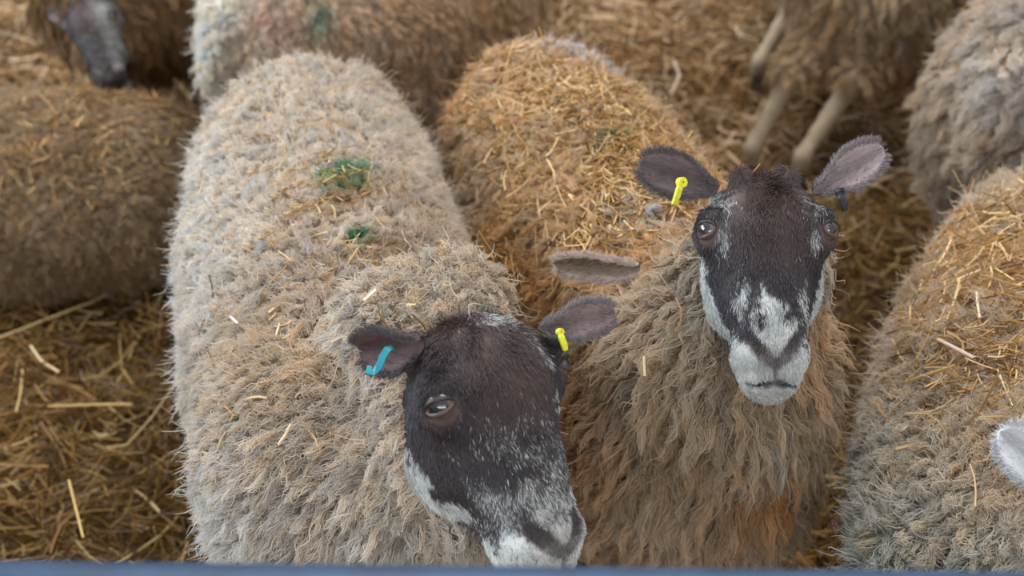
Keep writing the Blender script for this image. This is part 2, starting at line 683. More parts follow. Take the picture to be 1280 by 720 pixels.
def make_hoof(parent, foot, fwd, lift=0.0):
    """two pointed claws side by side"""
    f = norm(np.array([fwd[0], fwd[1], 0]))
    s = np.array([f[1], -f[0], 0])
    V, Q = [], []
    for sg in (-1, 1):
        b = len(V)
        prof = [(-.022, .0, .040), (.0, .016, .046), (.026, .012, .030), (.040, .003, .012)]
        for (a, w, h) in prof:
            w = max(w, .004) if a > -.02 else .011
            for (ww, hh) in ((.001, 0), (w, 0), (w * .75, h), (.001, h)):
                V.append(np.array([foot[0], foot[1], lift]) + f * a + s * sg * (ww + .0012) + np.array([0, 0, hh]))
        for i in range(3):
            for k in range(4):
                a0, a1 = b + i * 4 + k, b + i * 4 + (k + 1) % 4
                q = (a0, a1, a1 + 4, a0 + 4)
                Q.append(q if sg > 0 else q[::-1])
        q = (b, b + 3, b + 2, b + 1)
        Q.append(q if sg > 0 else q[::-1])
        q = (b + 12, b + 13, b + 14, b + 15)
        Q.append(q if sg > 0 else q[::-1])
    o = link('hoof', mesh_np('hoof', V, np.array(Q), False), parent, M_HOOF)
    bv = o.modifiers.new('bevel', 'BEVEL')
    bv.width = .002
    bv.segments = 2
    return o


# ------------------------------------------------------------------ straw
def straw_geo(P, D, Ln, Wd, bend, C, ns=4):
    """open-ended three-sided stalks: P start (n,3), D direction, returns V,Q,C"""
    n = len(P)
    D = norm(D)
    ref = norm(rng.normal(size=(n, 3)))
    S = norm(np.cross(D, ref))
    B = np.cross(D, S)
    t = np.linspace(0, 1, ns)
    kink = rng.uniform(.3, .7, n)
    bv = (bend[:, None] * np.where(t[None] > kink[:, None], (t[None] - kink[:, None]), 0) + .25 * bend[:, None] * t[None] ** 2)
    ctr = P[:, None] + D[:, None] * (Ln[:, None] * t)[..., None] + S[:, None] * (Ln[:, None] * bv)[..., None]
    V = np.zeros((n, ns, 3, 3))
    for k in range(3):
        a = 2 * math.pi * k / 3
        off = (S * math.cos(a) + B * math.sin(a) * .55) * Wd[:, None]
        V[:, :, k] = ctr + off[:, None]
    Vf = V.reshape(-1, 3)
    base = (np.arange(n) * ns * 3)[:, None, None]
    i = np.arange(ns - 1)[None, :, None] * 3
    k = np.arange(3)[None, None, :]
    k2 = (k + 1) % 3
    a = base + i + k
    b = base + i + k2
    Q = np.stack([a, b, b + 3, a + 3], -1).reshape(-1, 4)
    Cv = np.repeat(C, ns * 3, 0)
    return Vf, Q, Cv


GOLD = np.array([.36, .21, .065])
PALE = np.array([.62, .47, .25])
DARKS = np.array([.13, .072, .022])


def straw_colours(n, pale=.15, dark=.35):
    r = rng.random(n)
    c = GOLD * rng.uniform(.6, 1.25, n)[:, None]
    c = np.where((r < pale)[:, None], PALE * rng.uniform(.7, 1.2, n)[:, None], c)
    c = np.where((r > 1 - dark)[:, None], DARKS * rng.uniform(.6, 1.5, n)[:, None], c)
    return c


def ground_h(x, y):
    p = np.stack([x, y, np.zeros_like(x)], 1)
    return (fbm(p, 2.2, 3, 40) - .5) * .09 + (fbm(p, 11, 2, 44) - .5) * .03


# ------------------------------------------------------------------ the sheep
BODIES = {}


def build_sheep(key, label, group, rump, chest, hw, hh, H, neck_r=(.15, .10), neck_mid=None, feet=None,
                fleece=None, coarse=.014, headres=.003, extra=(), wool_n=60000, face_fur=0, leg_col=(.5, .48, .44),
                spots=(), zc_chest=None, tail=True, eye_open=1.0, leg_r=(.07, .034, .021), headfine=True):
    t0 = time.time()
    rump, chest = np.array(rump, float), np.array(chest, float)
    a = chest - rump
    Lb = math.hypot(a[0], a[1])
    fwd = np.array([a[0] / Lb, a[1] / Lb, 0])
    lat = np.array([-fwd[1], fwd[0], 0])
    mid = (rump + chest) / 2
    root = empty('sheep', (mid[0], mid[1], 0), label, 'sheep', group)
    rootloc = np.array([mid[0], mid[1], 0])
    if feet is None:
        feet = []
        for (c0, off) in ((rump, -.02), (chest, .04)):
            for sg in (-1, 1):
                f = c0 + fwd * off + lat * sg * .10
                feet.append((f[0], f[1]))
    pts = [rump - fwd * .3 - lat * .35, rump - fwd * .3 + lat * .35, chest + fwd * .3 + lat * .35, chest + fwd * .3 - lat * .35]
    hc = H.w((0, -.05, -.12))
    pts += [hc - .2, hc + .2]
    for e in extra:
        pts += [np.array(e[0]) - .15, np.array(e[0]) + .15]
    for f in feet:
        pts += [np.array([f[0] - .08, f[1] - .08, .3]), np.array([f[0] + .08, f[1] + .08, .3])]
    pts = np.array(pts)
    lo, hi = pts.min(0), pts.max(0)
    lo[2] = -.03
    hi[2] = max(max(rump[2], chest[2]) + hh + .06, hc[2] + .2)
    fl, fh = hc - .155, hc + .155
    xs = axis_samples(lo[0], hi[0], coarse, fl[0], fh[0], headres)
    ys = axis_samples(lo[1], hi[1], coarse, fl[1], fh[1], headres)
    zs = axis_samples(lo[2], hi[2], coarse, fl[2], fh[2], headres)
    X, Y, Z = np.meshgrid(xs, ys, zs, indexing='ij', sparse=True)

    def body_f(X, Y, Z):
        px, py, pz = X - np.float32(rump[0]), Y - np.float32(rump[1]), Z
        A = px * fwd[0] + py * fwd[1]
        Bq = px * lat[0] + py * lat[1]
        t = np.clip(A / Lb, 0, 1)
        cz = rump[2] + (chest[2] - rump[2]) * t
        W = hw[0] * (1 - t) + hw[1] * t + 4 * t * (1 - t) * (hw[2] if len(hw) > 2 else .0)
        Hh = hh * (1 - .03 * np.cos(t * 6.28))
        ra = .20
        q = (np.abs((A - t * Lb) / ra) ** 2.2 + np.abs(Bq / W) ** 2.2 + np.abs((Z - cz) / Hh) ** 2.2) ** (1 / 2.2)
        d = (q - 1) * min(hw[0], hw[1], hh) * .95
        # neck
        nb = chest + fwd * .05 + np.array([0, 0, hh * .30])
        ne = H.w((0, -.125, -.085))
        nm = np.array(neck_mid) if neck_mid is not None else (nb * .5 + ne * .5)
        rm = (neck_r[0] + neck_r[1]) / 2 if len(neck_r) < 3 else neck_r[2]
        dn = np.minimum(rcone(X, Y, Z, nb, nm, neck_r[0], rm), rcone(X, Y, Z, nm, ne, rm, neck_r[1]))
        d = smin(d, dn, .06)
        for e in extra:
            d = smin(d, rcone(X, Y, Z, e[0], e[1], e[2], e[3]), .05)
        return d

    def legs_f(X, Y, Z):
        d = None
        for i, f in enumerate(feet):
            hind = i < 2
            c0 = rump if hind else chest
            sg = -1 if i % 2 == 0 else 1
            top = c0 + lat * sg * .09 + fwd * (.0 if hind else .02) + np.array([0, 0, -hh * .45])
            ft = np.array([f[0], f[1], f[2] if len(f) > 2 else .03])
            if hind:
                knee = np.array([f[0], f[1], .25]) * .6 + np.array([top[0], top[1], .25]) * .4 - fwd * .05
            else:
                knee = np.array([f[0], f[1], .22]) * .5 + np.array([top[0], top[1], .22]) * .5 + fwd * .01
            knee[2] = .23 + ft[2]
            a1 = rcone(X, Y, Z, top, knee, leg_r[0], leg_r[1])
            a2 = rcone(X, Y, Z, knee, ft + np.array([0, 0, .05]), leg_r[1] * .8, leg_r[2])
            a3 = rcone(X, Y, Z, ft + np.array([0, 0, .05]), ft + fwd * .012 + np.array([0, 0, .012]), leg_r[2] * 1.15, leg_r[2] * 1.2)
            q = smin(smin(a1, a2, .02), a3, .015)
            d = q if d is None else np.minimum(d, q)
        if tail:
            tp = rump - fwd * .19 + np.array([0, 0, hh * .45])
            q = rcone(X, Y, Z, tp, tp - fwd * .04 - np.array([0, 0, .12]), .035, .025)
            d = q if d is None else np.minimum(d, q)
        return d if d is not None else np.float32(9) + X * 0 + Y * 0 + Z * 0

    db = body_f(X, Y, Z)
    dl = legs_f(X, Y, Z)
    F = smin(db, dl, .04)
    del db, dl
    # head only near it
    ix = np.nonzero((xs > hc[0] - .25) & (xs < hc[0] + .25))[0]
    iy = np.nonzero((ys > hc[1] - .25) & (ys < hc[1] + .25))[0]
    iz = np.nonzero((zs > hc[2] - .25) & (zs < hc[2] + .25))[0]
    sl = (slice(ix[0], ix[-1] + 1), slice(iy[0], iy[-1] + 1), slice(iz[0], iz[-1] + 1))
    dh = H.sdf(X[sl[0]], Y[:, sl[1]], Z[:, :, sl[2]])
    F[sl] = smin(F[sl], dh, .02)
    F = F.astype(np.float32)
    P, Q = surface_nets(xs, ys, zs, F)
    del F
    P = P.astype(np.float64)
    # region masks
    p32 = P.astype(np.float32)
    vb = body_f(p32[:, 0], p32[:, 1], p32[:, 2])
    vl = legs_f(p32[:, 0], p32[:, 1], p32[:, 2])
    vh = H.sdf(p32[:, 0], p32[:, 1], p32[:, 2])
    L = H.loc(P)
    head_m = sstep(-.010, .012, vb - vh) * sstep(-.135, -.115, L[:, 1])
    leg_m = sstep(.0, .02, vb - vl) * (1 - sstep(.22, .30, P[:, 2]))
    wool = np.clip(1 - head_m - leg_m, 0, 1)
    # lumpy fleece
    me = mesh_np('body', P - rootloc, Q)
    Nn = np.zeros(len(P) * 3, np.float32)
    me.vertex_normals.foreach_get('vector', Nn)
    Nn = Nn.reshape(-1, 3).astype(float)
    lump = fleece.get('lump', .012)
    dsp = ((fbm(P, 9, 2, 50) - .5) * 1.6 + (fbm(P, 26, 2, 51) - .5) * .9) * lump * wool
    P = P + Nn * dsp[:, None]
    P[:, 2] = np.maximum(P[:, 2], .004)
    me.vertices.foreach_set('co', (P - rootloc).astype(np.float32).ravel())
    me.update()
    me.vertex_normals.foreach_get('vector', Nn32 := np.zeros(len(P) * 3, np.float32))
    Nn = Nn32.reshape(-1, 3).astype(float)
    bvh = BVHTree.FromPolygons(P.tolist(), Q.tolist())

    def hit(u, v):
        d = norm(at(u, v, 1.0) - CAM)
        h = bvh.ray_cast(Vector(CAM), Vector(d))
        return None if h[0] is None else np.array(h[0])
    sp = []
    for (u, v, r, c, amt) in spots:
        h = hit(u, v)
        if h is not None:
            sp.append((h, r, np.array(c), amt))

    def wool_colour(P, N, k):
        base = np.array(fleece['base'])
        dirt = np.array(fleece['dirt'])
        n1 = fbm(P, 3.5, 3, 60)
        n2 = fbm(P, 14, 2, 61)
        f = np.clip((n1 - .5) * 2.2 + (n2 - .5) * 1.0 + fleece.get('dirty', .4), 0, 1)
        up = np.clip(N[:, 2], 0, 1)
        f = np.clip(f + fleece.get('topdirt', 0) * (up - .5), 0, 1)
        if 'grad' in fleece:          # blend to a second fleece colour; on some, painted side light and shade
            g0, g1, gc = fleece['grad']
            g0, g1 = np.array(g0), np.array(g1)
            tt = np.clip(((P - g0) @ (g1 - g0)) / ((g1 - g0) @ (g1 - g0)), 0, 1)
            base = base + (np.array(gc) - base) * tt[:, None]
            f = f * (1 - .75 * tt)
        c = base * (1 - f[:, None]) + dirt * f[:, None]
        for (h, r, cc, amt) in sp:
            dd = np.linalg.norm(P - h, axis=1)
            k_ = (np.exp(-(dd / r) ** 2) * amt * (.5 + fbm(P, 60, 2, 70)))[:, None]
            k_ = np.clip(k_, 0, 1)
            c = c * (1 - k_) + cc * k_
        return c

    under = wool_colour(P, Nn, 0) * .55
    fw = H.coat(L, 0)
    fc = face_colour(L, None, fw)
    lc = np.array(leg_col) * (.6 + .7 * fbm(P, 20, 2, 80))[:, None]
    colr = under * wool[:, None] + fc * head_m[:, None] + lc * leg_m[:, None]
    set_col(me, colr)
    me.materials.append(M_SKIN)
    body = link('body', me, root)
    if key in ('A', 'B', 'C'):
        pass

    # ---- wool
    tri = np.concatenate([Q[:, [0, 1, 2]], Q[:, [0, 2, 3]]])
    a_, b_, c_ = P[tri[:, 0]], P[tri[:, 1]], P[tri[:, 2]]
    ar = np.linalg.norm(np.cross(b_ - a_, c_ - a_), axis=1) / 2
    wl = wool[tri].mean(1)
    fn = norm(np.cross(b_ - a_, c_ - a_))
    ctr = (a_ + b_ + c_) / 3
    facing = ((CAM - ctr) / np.linalg.norm(CAM - ctr, axis=1)[:, None] * fn).sum(1)
    vis = np.where(facing > -.35, 1.0, .3)

    def sample(n, wgt):
        cs = np.cumsum(wgt)
        k = np.searchsorted(cs, rng.random(n) * cs[-1])
        k = np.clip(k, 0, len(wgt) - 1)
        r1, r2 = np.sqrt(rng.random(n)), rng.random(n)
        w0, w1, w2 = 1 - r1, r1 * (1 - r2), r1 * r2
        t3 = tri[k]
        p = P[t3[:, 0]] * w0[:, None] + P[t3[:, 1]] * w1[:, None] + P[t3[:, 2]] * w2[:, None]
        nn = norm(Nn[t3[:, 0]] * w0[:, None] + Nn[t3[:, 1]] * w1[:, None] + Nn[t3[:, 2]] * w2[:, None])
        return p, nn, k

    wgt = ar * (wl > .4) * wl * vis * (ctr[:, 2] > .02)
    area = (ar * (wl > .4)).sum()
    cl = fleece.get('clump', .020)
    ncl = int(area / cl ** 2 * 1.3)
    CP, CN, _ = sample(ncl, ar * (wl > .3))
    kd = KDTree(ncl)
    for i, p in enumerate(CP):
        kd.insert(p, i)
    kd.balance()
    HP, HN, hk = sample(wool_n, wgt)
    # jitter look-up a little so locks are ragged
    jit = HP + rng.normal(0, cl * .16, HP.shape)
    ci = np.fromiter((kd.find(p)[1] for p in jit.tolist()), np.int64, wool_n)
    # clump curves
    K = 6
    t = np.linspace(0, 1, K)
    chestw = sstep(-.05, .25, ((CP - chest) @ fwd)) * (1 - sstep(.3, .9, CN[:, 2]))
    lowside = (1 - sstep(-.35, .35, CN[:, 2]))
    Ln = fleece['len'] * (1 + fleece.get('chest', .6) * chestw + fleece.get('side', .25) * lowside) * rng.uniform(.65, 1.3, ncl)
    hd = np.linalg.norm(CP - H.w((0, -.05, -.08)), axis=1)
    Ln = Ln * (.45 + .55 * sstep(.09, .24, hd))
    dwn = np.array([0, 0, -1.0])
    fl_dir = -fwd * fleece.get('back', .2) + dwn * 1.0
    if 'flow' in fleece:
        fl_dir = fl_dir + np.array(fleece['flow'])
    tang = fl_dir - CN * (CN @ fl_dir)[:, None]
    g = fleece.get('grav', .8) * (.45 + .9 * chestw + .5 * lowside)
    swirl = (np.stack([fbm(CP, 12, 2, 90), fbm(CP, 12, 2, 91), fbm(CP, 12, 2, 92)], 1) - .5) * 2.4 * fleece.get('swirl', .6)
    rand = rng.normal(0, fleece.get('rand', .25), (ncl, 3))
    d0 = norm(CN * 1.0 + (tang * g[:, None]) * .5 + swirl * .5 + rand)
    d1 = norm(CN * .35 + tang * g[:, None] * 1.3 + swirl + rand * 1.3)
    Cc = np.zeros((ncl, K, 3))
    for i in range(1, K):
        m = (t[i] + t[i - 1]) / 2
        dd = norm(d0 * (1 - m) + d1 * m)
        # crimp
        Cc[:, i] = Cc[:, i - 1] + dd * (Ln / (K - 1))[:, None]
    sidev = norm(np.cross(d1, CN + .01))
    ph = rng.uniform(0, 6.28, ncl)
    amp = fleece.get('crimp', .0035)
    Cc += sidev[:, None] * (np.sin(ph[:, None] + t[None] * 9) * amp * t[None] ** .7)[..., None]
    cstr = fleece.get('cstr', .75)
    off = HP - CP[ci]
    hl = rng.uniform(.7, 1.1, wool_n)
    Pp = HP[:, None] + Cc[ci] * hl[:, None, None] - off[:, None] * ((cstr + (.85 - cstr) * .7 * chestw[ci])[:, None] * (sstep(0, 1, t) ** .8)[None])[..., None]
    ph2 = rng.uniform(0, 6.28, (wool_n, 1))
    jv = rng.normal(0, 1, (wool_n, 3))
    fz = fleece.get('fuzz', .0022)
    Pp += jv[:, None] * (np.sin(ph2 + t[None] * 14) * fz * t[None])[..., None]
    # stray flyaway fibres
    fly = rng.random(wool_n) < .03
    Pp += (rng.normal(0, .010, (wool_n, 3)) * fly[:, None])[:, None] * (t ** 1.5)[None, :, None]
    Pp += HN[:, None] * (fly[:, None] * t[None] * .010)[..., None]
    Pp[..., 2] = np.maximum(Pp[..., 2], .006)
    hc_ = wool_colour(HP, HN, 1)
    cv = rng.uniform(.86, 1.12, ncl) * (1 - .25 * chestw * (rng.random(ncl) < .3))
    cw = rng.normal(0, .035, (ncl, 1)) * np.array([[1, .1, -1.2]])
    hc_ = hc_ * cv[ci][:, None] * (1 + cw[ci]) * rng.uniform(.8, 1.2, wool_n)[:, None]
    tipc = np.array(fleece.get('tip', (1.05, 1.05, 1.05)))
    cc = hc_[:, None] * (1 + (tipc - 1)[None, None] * t[None, :, None])
    rr = fleece.get('rad', .0006) * rng.uniform(.6, 1.3, wool_n)[:, None] * np.array([1, 1, .95, .85, .65, .25])[None]
    hair_obj('fleece', Pp - rootloc, rr, cc, root, M_WOOL)

    # ---- short hair on face and legs
    if face_fur:
        hm = head_m[tri].mean(1)
        bare = (1 - np.exp(-(np.maximum(vh[tri].mean(1), 0) / .01)))
        lc_ = H.loc(ctr)
        eye = np.minimum(np.linalg.norm(lc_ - [.068, -.02, -.07], axis=1), np.linalg.norm(lc_ - [-.068, -.02, -.07], axis=1))
        wg = ar * (hm > .4) * (eye > .0145)
        FP, FN, _ = sample(face_fur, wg)
        Lf = H.loc(FP)
        w = H.coat(Lf, 1)
        pick = (rng.random(face_fur) < w).astype(float)
        pick = pick * .85 + w * .15
        fcol = face_colour(Lf, None, pick) * rng.uniform(.65, 1.35, face_fur)[:, None]
        dn = H.d((0, 0, -1.0))
        sw = (np.stack([fbm(FP, 40, 2, 95), fbm(FP, 40, 2, 96), fbm(FP, 40, 2, 97)], 1) - .5) * 1.2
        td = norm(dn - FN * (FN @ dn)[:, None] + sw + rng.normal(0, .18, FP.shape))
        ll = rng.uniform(.004, .009, face_fur) * np.where(Lf[:, 2] < -.18, .6, 1) * np.where(Lf[:, 2] > -.03, 1.5, 1)
        tt = np.linspace(0, 1, 4)
        dd = td[:, None] + FN[:, None] * (.42 - .3 * tt)[None, :, None]
        Pf = FP[:, None] + dd * (ll[:, None] * tt)[..., None]
        nosd = np.abs(Lf[:, 0])
        rr = np.tile(np.array([.00032, .0003, .00024, .00008]), (face_fur, 1))
        hair_obj('face_fur', Pf - rootloc, rr, np.repeat(fcol[:, None], 4, 1), root, M_FUR)

    class Hs: pass
    HH = Head(H.o - rootloc, H.R[:, 0], H.R[:, 1], H.R[:, 2], H.s)
    for sd in (-1, 1):
        make_eye(root, HH, sd, headfine, eye_open)
    for i, f in enumerate(feet):
        fz_ = f[2] - .03 if len(f) > 2 else 0
        if fz_ < .2:
            make_hoof(root, np.array([f[0], f[1]]) - rootloc[:2], fwd, fz_)
    B = dict(root=root, loc=rootloc, P=P, N=Nn, Q=Q, tri=tri, ar=ar, wool=wl, ctr=ctr, fn=fn, bvh=bvh, hit=hit, H=H, HH=HH, fwd=fwd, sample=sample, len=fleece['len'])
    BODIES[key] = B
    print('sheep', key, len(P), 'verts', round(time.time() - t0, 1), 's')
    return B


def head_ears(B, outer=(.055, .042, .04), inner=(.16, .12, .12), width=.034, length=.095, droop=.1, fur=0, dirs=None):
    H = B['HH']
    for sd in (-1, 1):
        base = H.w((sd * .050, -.075, -.020))
        tip = H.w((sd * (.05 + length * .95), -.085, -.02 + length * .15))
        make_ear(B['root'], base, tip, H.d((0, 1, -.2)), width, outer, inner, droop, fur=fur)


GR = 'sheep penned on the straw bedding'

# ---- sheep A: front left, dark face bowed towards the rail
HA = cam_pose(617, 385, 1.43, 17, 1, 36, coat=coat_A, scale=1.17)
A = build_sheep(
    'A', 'cream woolly sheep at left front, dark head bowed, teal tag in its ear', GR,
    rump=(-.34, 2.12, .485), chest=(-.20, 1.44, .455), hw=(.190, .188, .02), hh=.25, H=HA,
    neck_r=(.165, .082, .135), neck_mid=(-.105, 1.30, .60), extra=[(at(500, 402, 1.55), at(572, 378, 1.53), .06, .05)],
    fleece=dict(base=(.70, .63, .54), dirt=(.54, .425, .305), len=.0225, rand=.16, lump=.016, clump=.015, grav=.8, swirl=.7, chest=.7,
                crimp=.003, rad=.0006, dirty=.25, topdirt=.3, cstr=.30, fuzz=.0034, flow=(-.25, 0, 0),
                grad=((-.22, 1.7, .6), (-.50, 1.6, .35), (.78, .80, .80))),  # cool light from the left painted into the flank colour
    headres=.0026, wool_n=240000, face_fur=60000,
    spots=[(433, 225, .024, (.02, .27, .14), 2.6), (443, 305, .014, (.03, .25, .15), 2.2), (432, 262, .020, (.42, .25, .10), .9),
           (475, 318, .03, (.42, .25, .10), .7), (395, 75, .07, (.80, .56, .54), .8), (400, 265, .05, (.60, .44, .28), .5), (385, 480, .05, (.50, .38, .25), .6), (330, 440, .04, (.58, .45, .33), .5), (450, 240, .03, (.55, .38, .2), .6), (425, 170, .02, (.50, .36, .2), .8), (418, 125, .03, (.60, .48, .34), .7)])
r = A['root']
l0 = A['loc']


def rel(B, u, v, d):
    return at(u, v, d) - B['loc']


e = make_ear(r, rel(A, 530, 424, 1.44), rel(A, 447, 426, 1.47), Nv * 1.0 - Uv * .75 - Rv * .2, .036, (.075, .058, .056), (.15, .10, .10), .12, cup0=2.0, cup1=1.15, fur=3000, roundness=.5)
strip('ear_tag', [rel(A, *p) for p in ((491, 434, 1.425), (484, 437, 1.42), (478, 447, 1.417), (474, 458, 1.416), (467, 466, 1.417), (461, 464, 1.42), (462, 457, 1.423))], Nv + .4 * Uv, .0075, .0022, M_TTAG, e)['label'] = 'teal loop ear tag'
e = make_ear(r, rel(A, 672, 409, 1.47), rel(A, 768, 388, 1.50), Nv * 1.0 - Uv * .25 + Rv * .1, .0225, (.07, .055, .055), (.28, .21, .21), .02, cup0=2.3, cup1=.85, rimc=(.22, .19, .19), fur=3000)
strip('ear_tag', [rel(A, *p) for p in ((700, 415, 1.455), (702, 422, 1.452), (705, 430, 1.452), (707, 438, 1.453))], Nv + .8 * Rv, .007, .003, M_YTAG, e, .004)['label'] = 'yellow ear tag'

# ---- sheep B: right of centre, looks up into the camera
HB = cam_pose(961, 209, 1.575, 0, 12, -1, buds=True, coat=coat_B)
B = build_sheep(
    'B', 'tan woolly sheep at centre right looking straight up at the viewer, white speckled muzzle', GR,
    rump=(.062, 2.18, .49), chest=(.235, 1.63, .455), hw=(.170, .173, .015), hh=.25, H=HB,
    neck_r=(.14, .078, .115), neck_mid=(.255, 1.47, .62), extra=[((.27, 1.50, .60), (.25, 1.56, .40), .105, .14)],
    fleece=dict(base=(.66, .51, .35), dirt=(.60, .36, .15), len=.026, lump=.016, clump=.017, grav=1.2, swirl=.5, chest=1.2, side=.7,
                crimp=.006, rad=.0006, dirty=.35, topdirt=.5, cstr=.58, rand=.18, fuzz=.0032,
                grad=((.22, 1.75, .55), (.26, 1.40, .80), (.52, .47, .39))),
    headres=.0026, wool_n=230000, face_fur=60000, eye_open=1.4,
    spots=[(730, 520, .11, (.50, .27, .11), .8), (1010, 420, .06, (.62, .41, .24), .7), (950, 600, .04, (.70, .38, .14), 1.2), (900, 660, .05, (.60, .42, .26), .8), (870, 600, .06, (.50, .43, .34), .6), (805, 280, .05, (.68, .66, .62), 1.0), (765, 188, .016, (.01, .20, .12), 3), (735, 203, .012, (.05, .22, .15), 1.0), (630, 56, .06, (.32, .60, .58), 2.2), (720, 75, .06, (.62, .62, .66), 1.6), (790, 120, .05, (.62, .58, .60), 1.0)])
r = B['root']
e = make_ear(r, rel(B, 898, 236, 1.60), rel(B, 799, 200, 1.60), Nv * 1.0 - Uv * .35 - Rv * .1, .0255, (.075, .06, .06), (.15, .115, .115), .02, cup0=2.2, cup1=.55, rimc=(.12, .10, .10), fur=3500, roundness=.5)
strip('ear_tag', [rel(B, *p) for p in ((852, 228, 1.572), (849, 236, 1.568), (846, 246, 1.568), (842, 256, 1.570))], Nv + .6 * Rv, .007, .004, M_YTAG, e, .006)['label'] = 'yellow ear tag'
e = make_ear(r, rel(B, 1016, 240, 1.60), rel(B, 1104, 183, 1.61), Nv * 1.0 - Uv * .1 + Rv * .1, .024, (.075, .06, .06), (.34, .28, .28), .02, cup0=2.3, cup1=.75, rimc=(.22, .19, .19), fur=3500, roundness=.5)
strip('ear_tag', [rel(B, *p) for p in ((1050, 240, 1.572), (1052, 248, 1.568), (1055, 256, 1.568), (1056, 264, 1.570))], Nv + .6 * Rv, .008, .004, M_DTAG, e, .005)['label'] = 'dark ear tag'
# ear of a sheep otherwise unseen, built as a flap on this neck
e = make_ear(r, rel(B, 800, 332, 1.66), rel(B, 692, 322, 1.70), Nv * .9 - Uv * .9, .024, (.42, .34, .28), (.23, .17, .12), .06, cup0=1.6, cup1=.9, rimc=(.55, .44, .38), fur=5000, name='hidden_sheep_ear')
e['label'] = 'grey-brown ear of a hidden sheep, set on the neck wool'

# ---- sheep C: right edge, close
HC = head_pose((.70, 1.16, .80), (-.1, .45, .75), (.75, -.6, .5), coat=coat_pale)
C = build_sheep(
    'C', 'straw-covered sheep at the right edge of the photo, pale ear tip showing', GR,
    rump=(.85, 1.82, .445), chest=(.620, 1.25, .44), hw=(.205, .195, .03), hh=.245, H=HC,
    neck_r=(.165, .10, .13),
    fleece=dict(base=(.66, .56, .44), dirt=(.54, .37, .20), len=.020, lump=.010, clump=.018, grav=.5, swirl=1.0, chest=.3,
                crimp=.003, rad=.00065, dirty=.25, topdirt=.7, cstr=.35, fuzz=.003,
                grad=((.55, 1.6, .55), (.44, 1.45, .35), (.56, .57, .52))),  # grey-blue shading painted into the lower left flank
    headres=.004, wool_n=180000, face_fur=15000)
make_ear(C['root'], rel(C, 1350, 612, 1.44), rel(C, 1250, 535, 1.42), Nv * 1.0 - Uv * .2, .030, (.70, .73, .74), (.62, .64, .66), .03, cup1=.6, rimc=(.55, .57, .58), fur=4000, roundness=.5)
make_ear(C['root'], C['HH'].w((.050, -.075, -.020)), C['HH'].w((.145, -.085, -.02)), C['HH'].d((0, 1, -.2)), .034, (.50, .52, .52), (.45, .46, .47), .1, fur=0)

# ---- sheep D: upper right, behind C
HD = head_pose((1.75, 3.15, .86), (-.5, -.45, .75), (.6, .5, .6))
D = build_sheep(
    'D', 'pale grey woolly flank at the upper right edge, behind the straw-covered sheep', GR,
    rump=(1.045, 2.52, .47), chest=(1.50, 2.92, .47), hw=(.215, .20, .02), hh=.26, H=HD,
    fleece=dict(base=(.58, .48, .37), dirt=(.46, .34, .21), len=.040, lump=.02, clump=.024, grav=1.6, swirl=.5, side=.4,
                crimp=.006, rad=.0008, dirty=.25, cstr=.4, fuzz=.004, flow=(-.5, 0, 0), grad=((1.0, 2.5, .5), (.95, 2.4, .72), (.62, .57, .52))),
    headres=.008, coarse=.018, wool_n=90000)
head_ears(D)

# ---- sheep E: standing at the back, only legs and flank in view
HE = head_pose((1.10, 4.35, 1.0), (.0, -.45, .75), (.1, .8, .5))
E = build_sheep(
    'E', 'standing sheep at upper right background seen from the legs to the belly', GR,
    rump=(.93, 3.38, .48), chest=(1.03, 3.88, .48), hw=(.22, .21, .02), hh=.29, H=HE,
    feet=[(.715, 3.12), (.60, 3.17), (1.0, 3.85), (.70, 3.72)],
    fleece=dict(base=(.58, .45, .30), dirt=(.46, .30, .16), len=.036, lump=.015, clump=.020, grav=1.6, swirl=.4, side=.5,
                crimp=.006, rad=.0009, dirty=.4, cstr=.4, fuzz=.004),
    headres=.008, coarse=.018, wool_n=70000, leg_col=(.48, .38, .26), leg_r=(.085, .036, .021))
head_ears(E)

# ---- sheep F: top centre, broadside behind the front pair
HF = head_pose((-.02, 3.55, .98), (-.5, -.45, .75), (.5, .8, .5))
Fs = build_sheep(
    'F', 'brown sheep with a whitish left flank at top centre, behind the two front sheep', GR,
    rump=(-.44, 2.84, .49), chest=(-.14, 3.12, .48), hw=(.22, .20, .01), hh=.26, H=HF,
    fleece=dict(base=(.66, .52, .38), dirt=(.54, .37, .21), len=.024, lump=.012, clump=.017, grav=1.3, swirl=.5, side=.3,
                crimp=.004, rad=.0008, dirty=.4, cstr=.2, fuzz=.005, grad=((-.50, 2.8, .5), (-.66, 2.75, .55), (.78, .78, .72))),
    headres=.008, coarse=.018, wool_n=90000,
    spots=[(398, 22, .028, (.22, .38, .30), .8), (345, 30, .05, (.6, .38, .32), .6)])
head_ears(Fs)

# ---- sheep G: top left, head hanging
HG = cam_pose(96, -6, 3.22, 14, -10, -15, coat=coat_dim, scale=.92)
G = build_sheep(
    'G', 'shaggy dark brown sheep at top left with its head hanging low', GR,
    rump=(-.80, 3.72, .50), chest=(-.93, 3.36, .50), hw=(.24, .24, .02), hh=.25, H=HG,
    feet=[(-.66, 3.8), (-.9, 3.85), (-.80, 3.45), (-1.03, 3.4)],
    fleece=dict(base=(.36, .24, .14), dirt=(.24, .14, .065), len=.055, lump=.02, clump=.028, grav=1.8, swirl=.4, side=.6,
                crimp=.008, rad=.0009, dirty=.45, cstr=.5, fuzz=.004),
    headres=.006, coarse=.018, wool_n=80000, face_fur=8000, neck_r=(.15, .09))
head_ears(G)

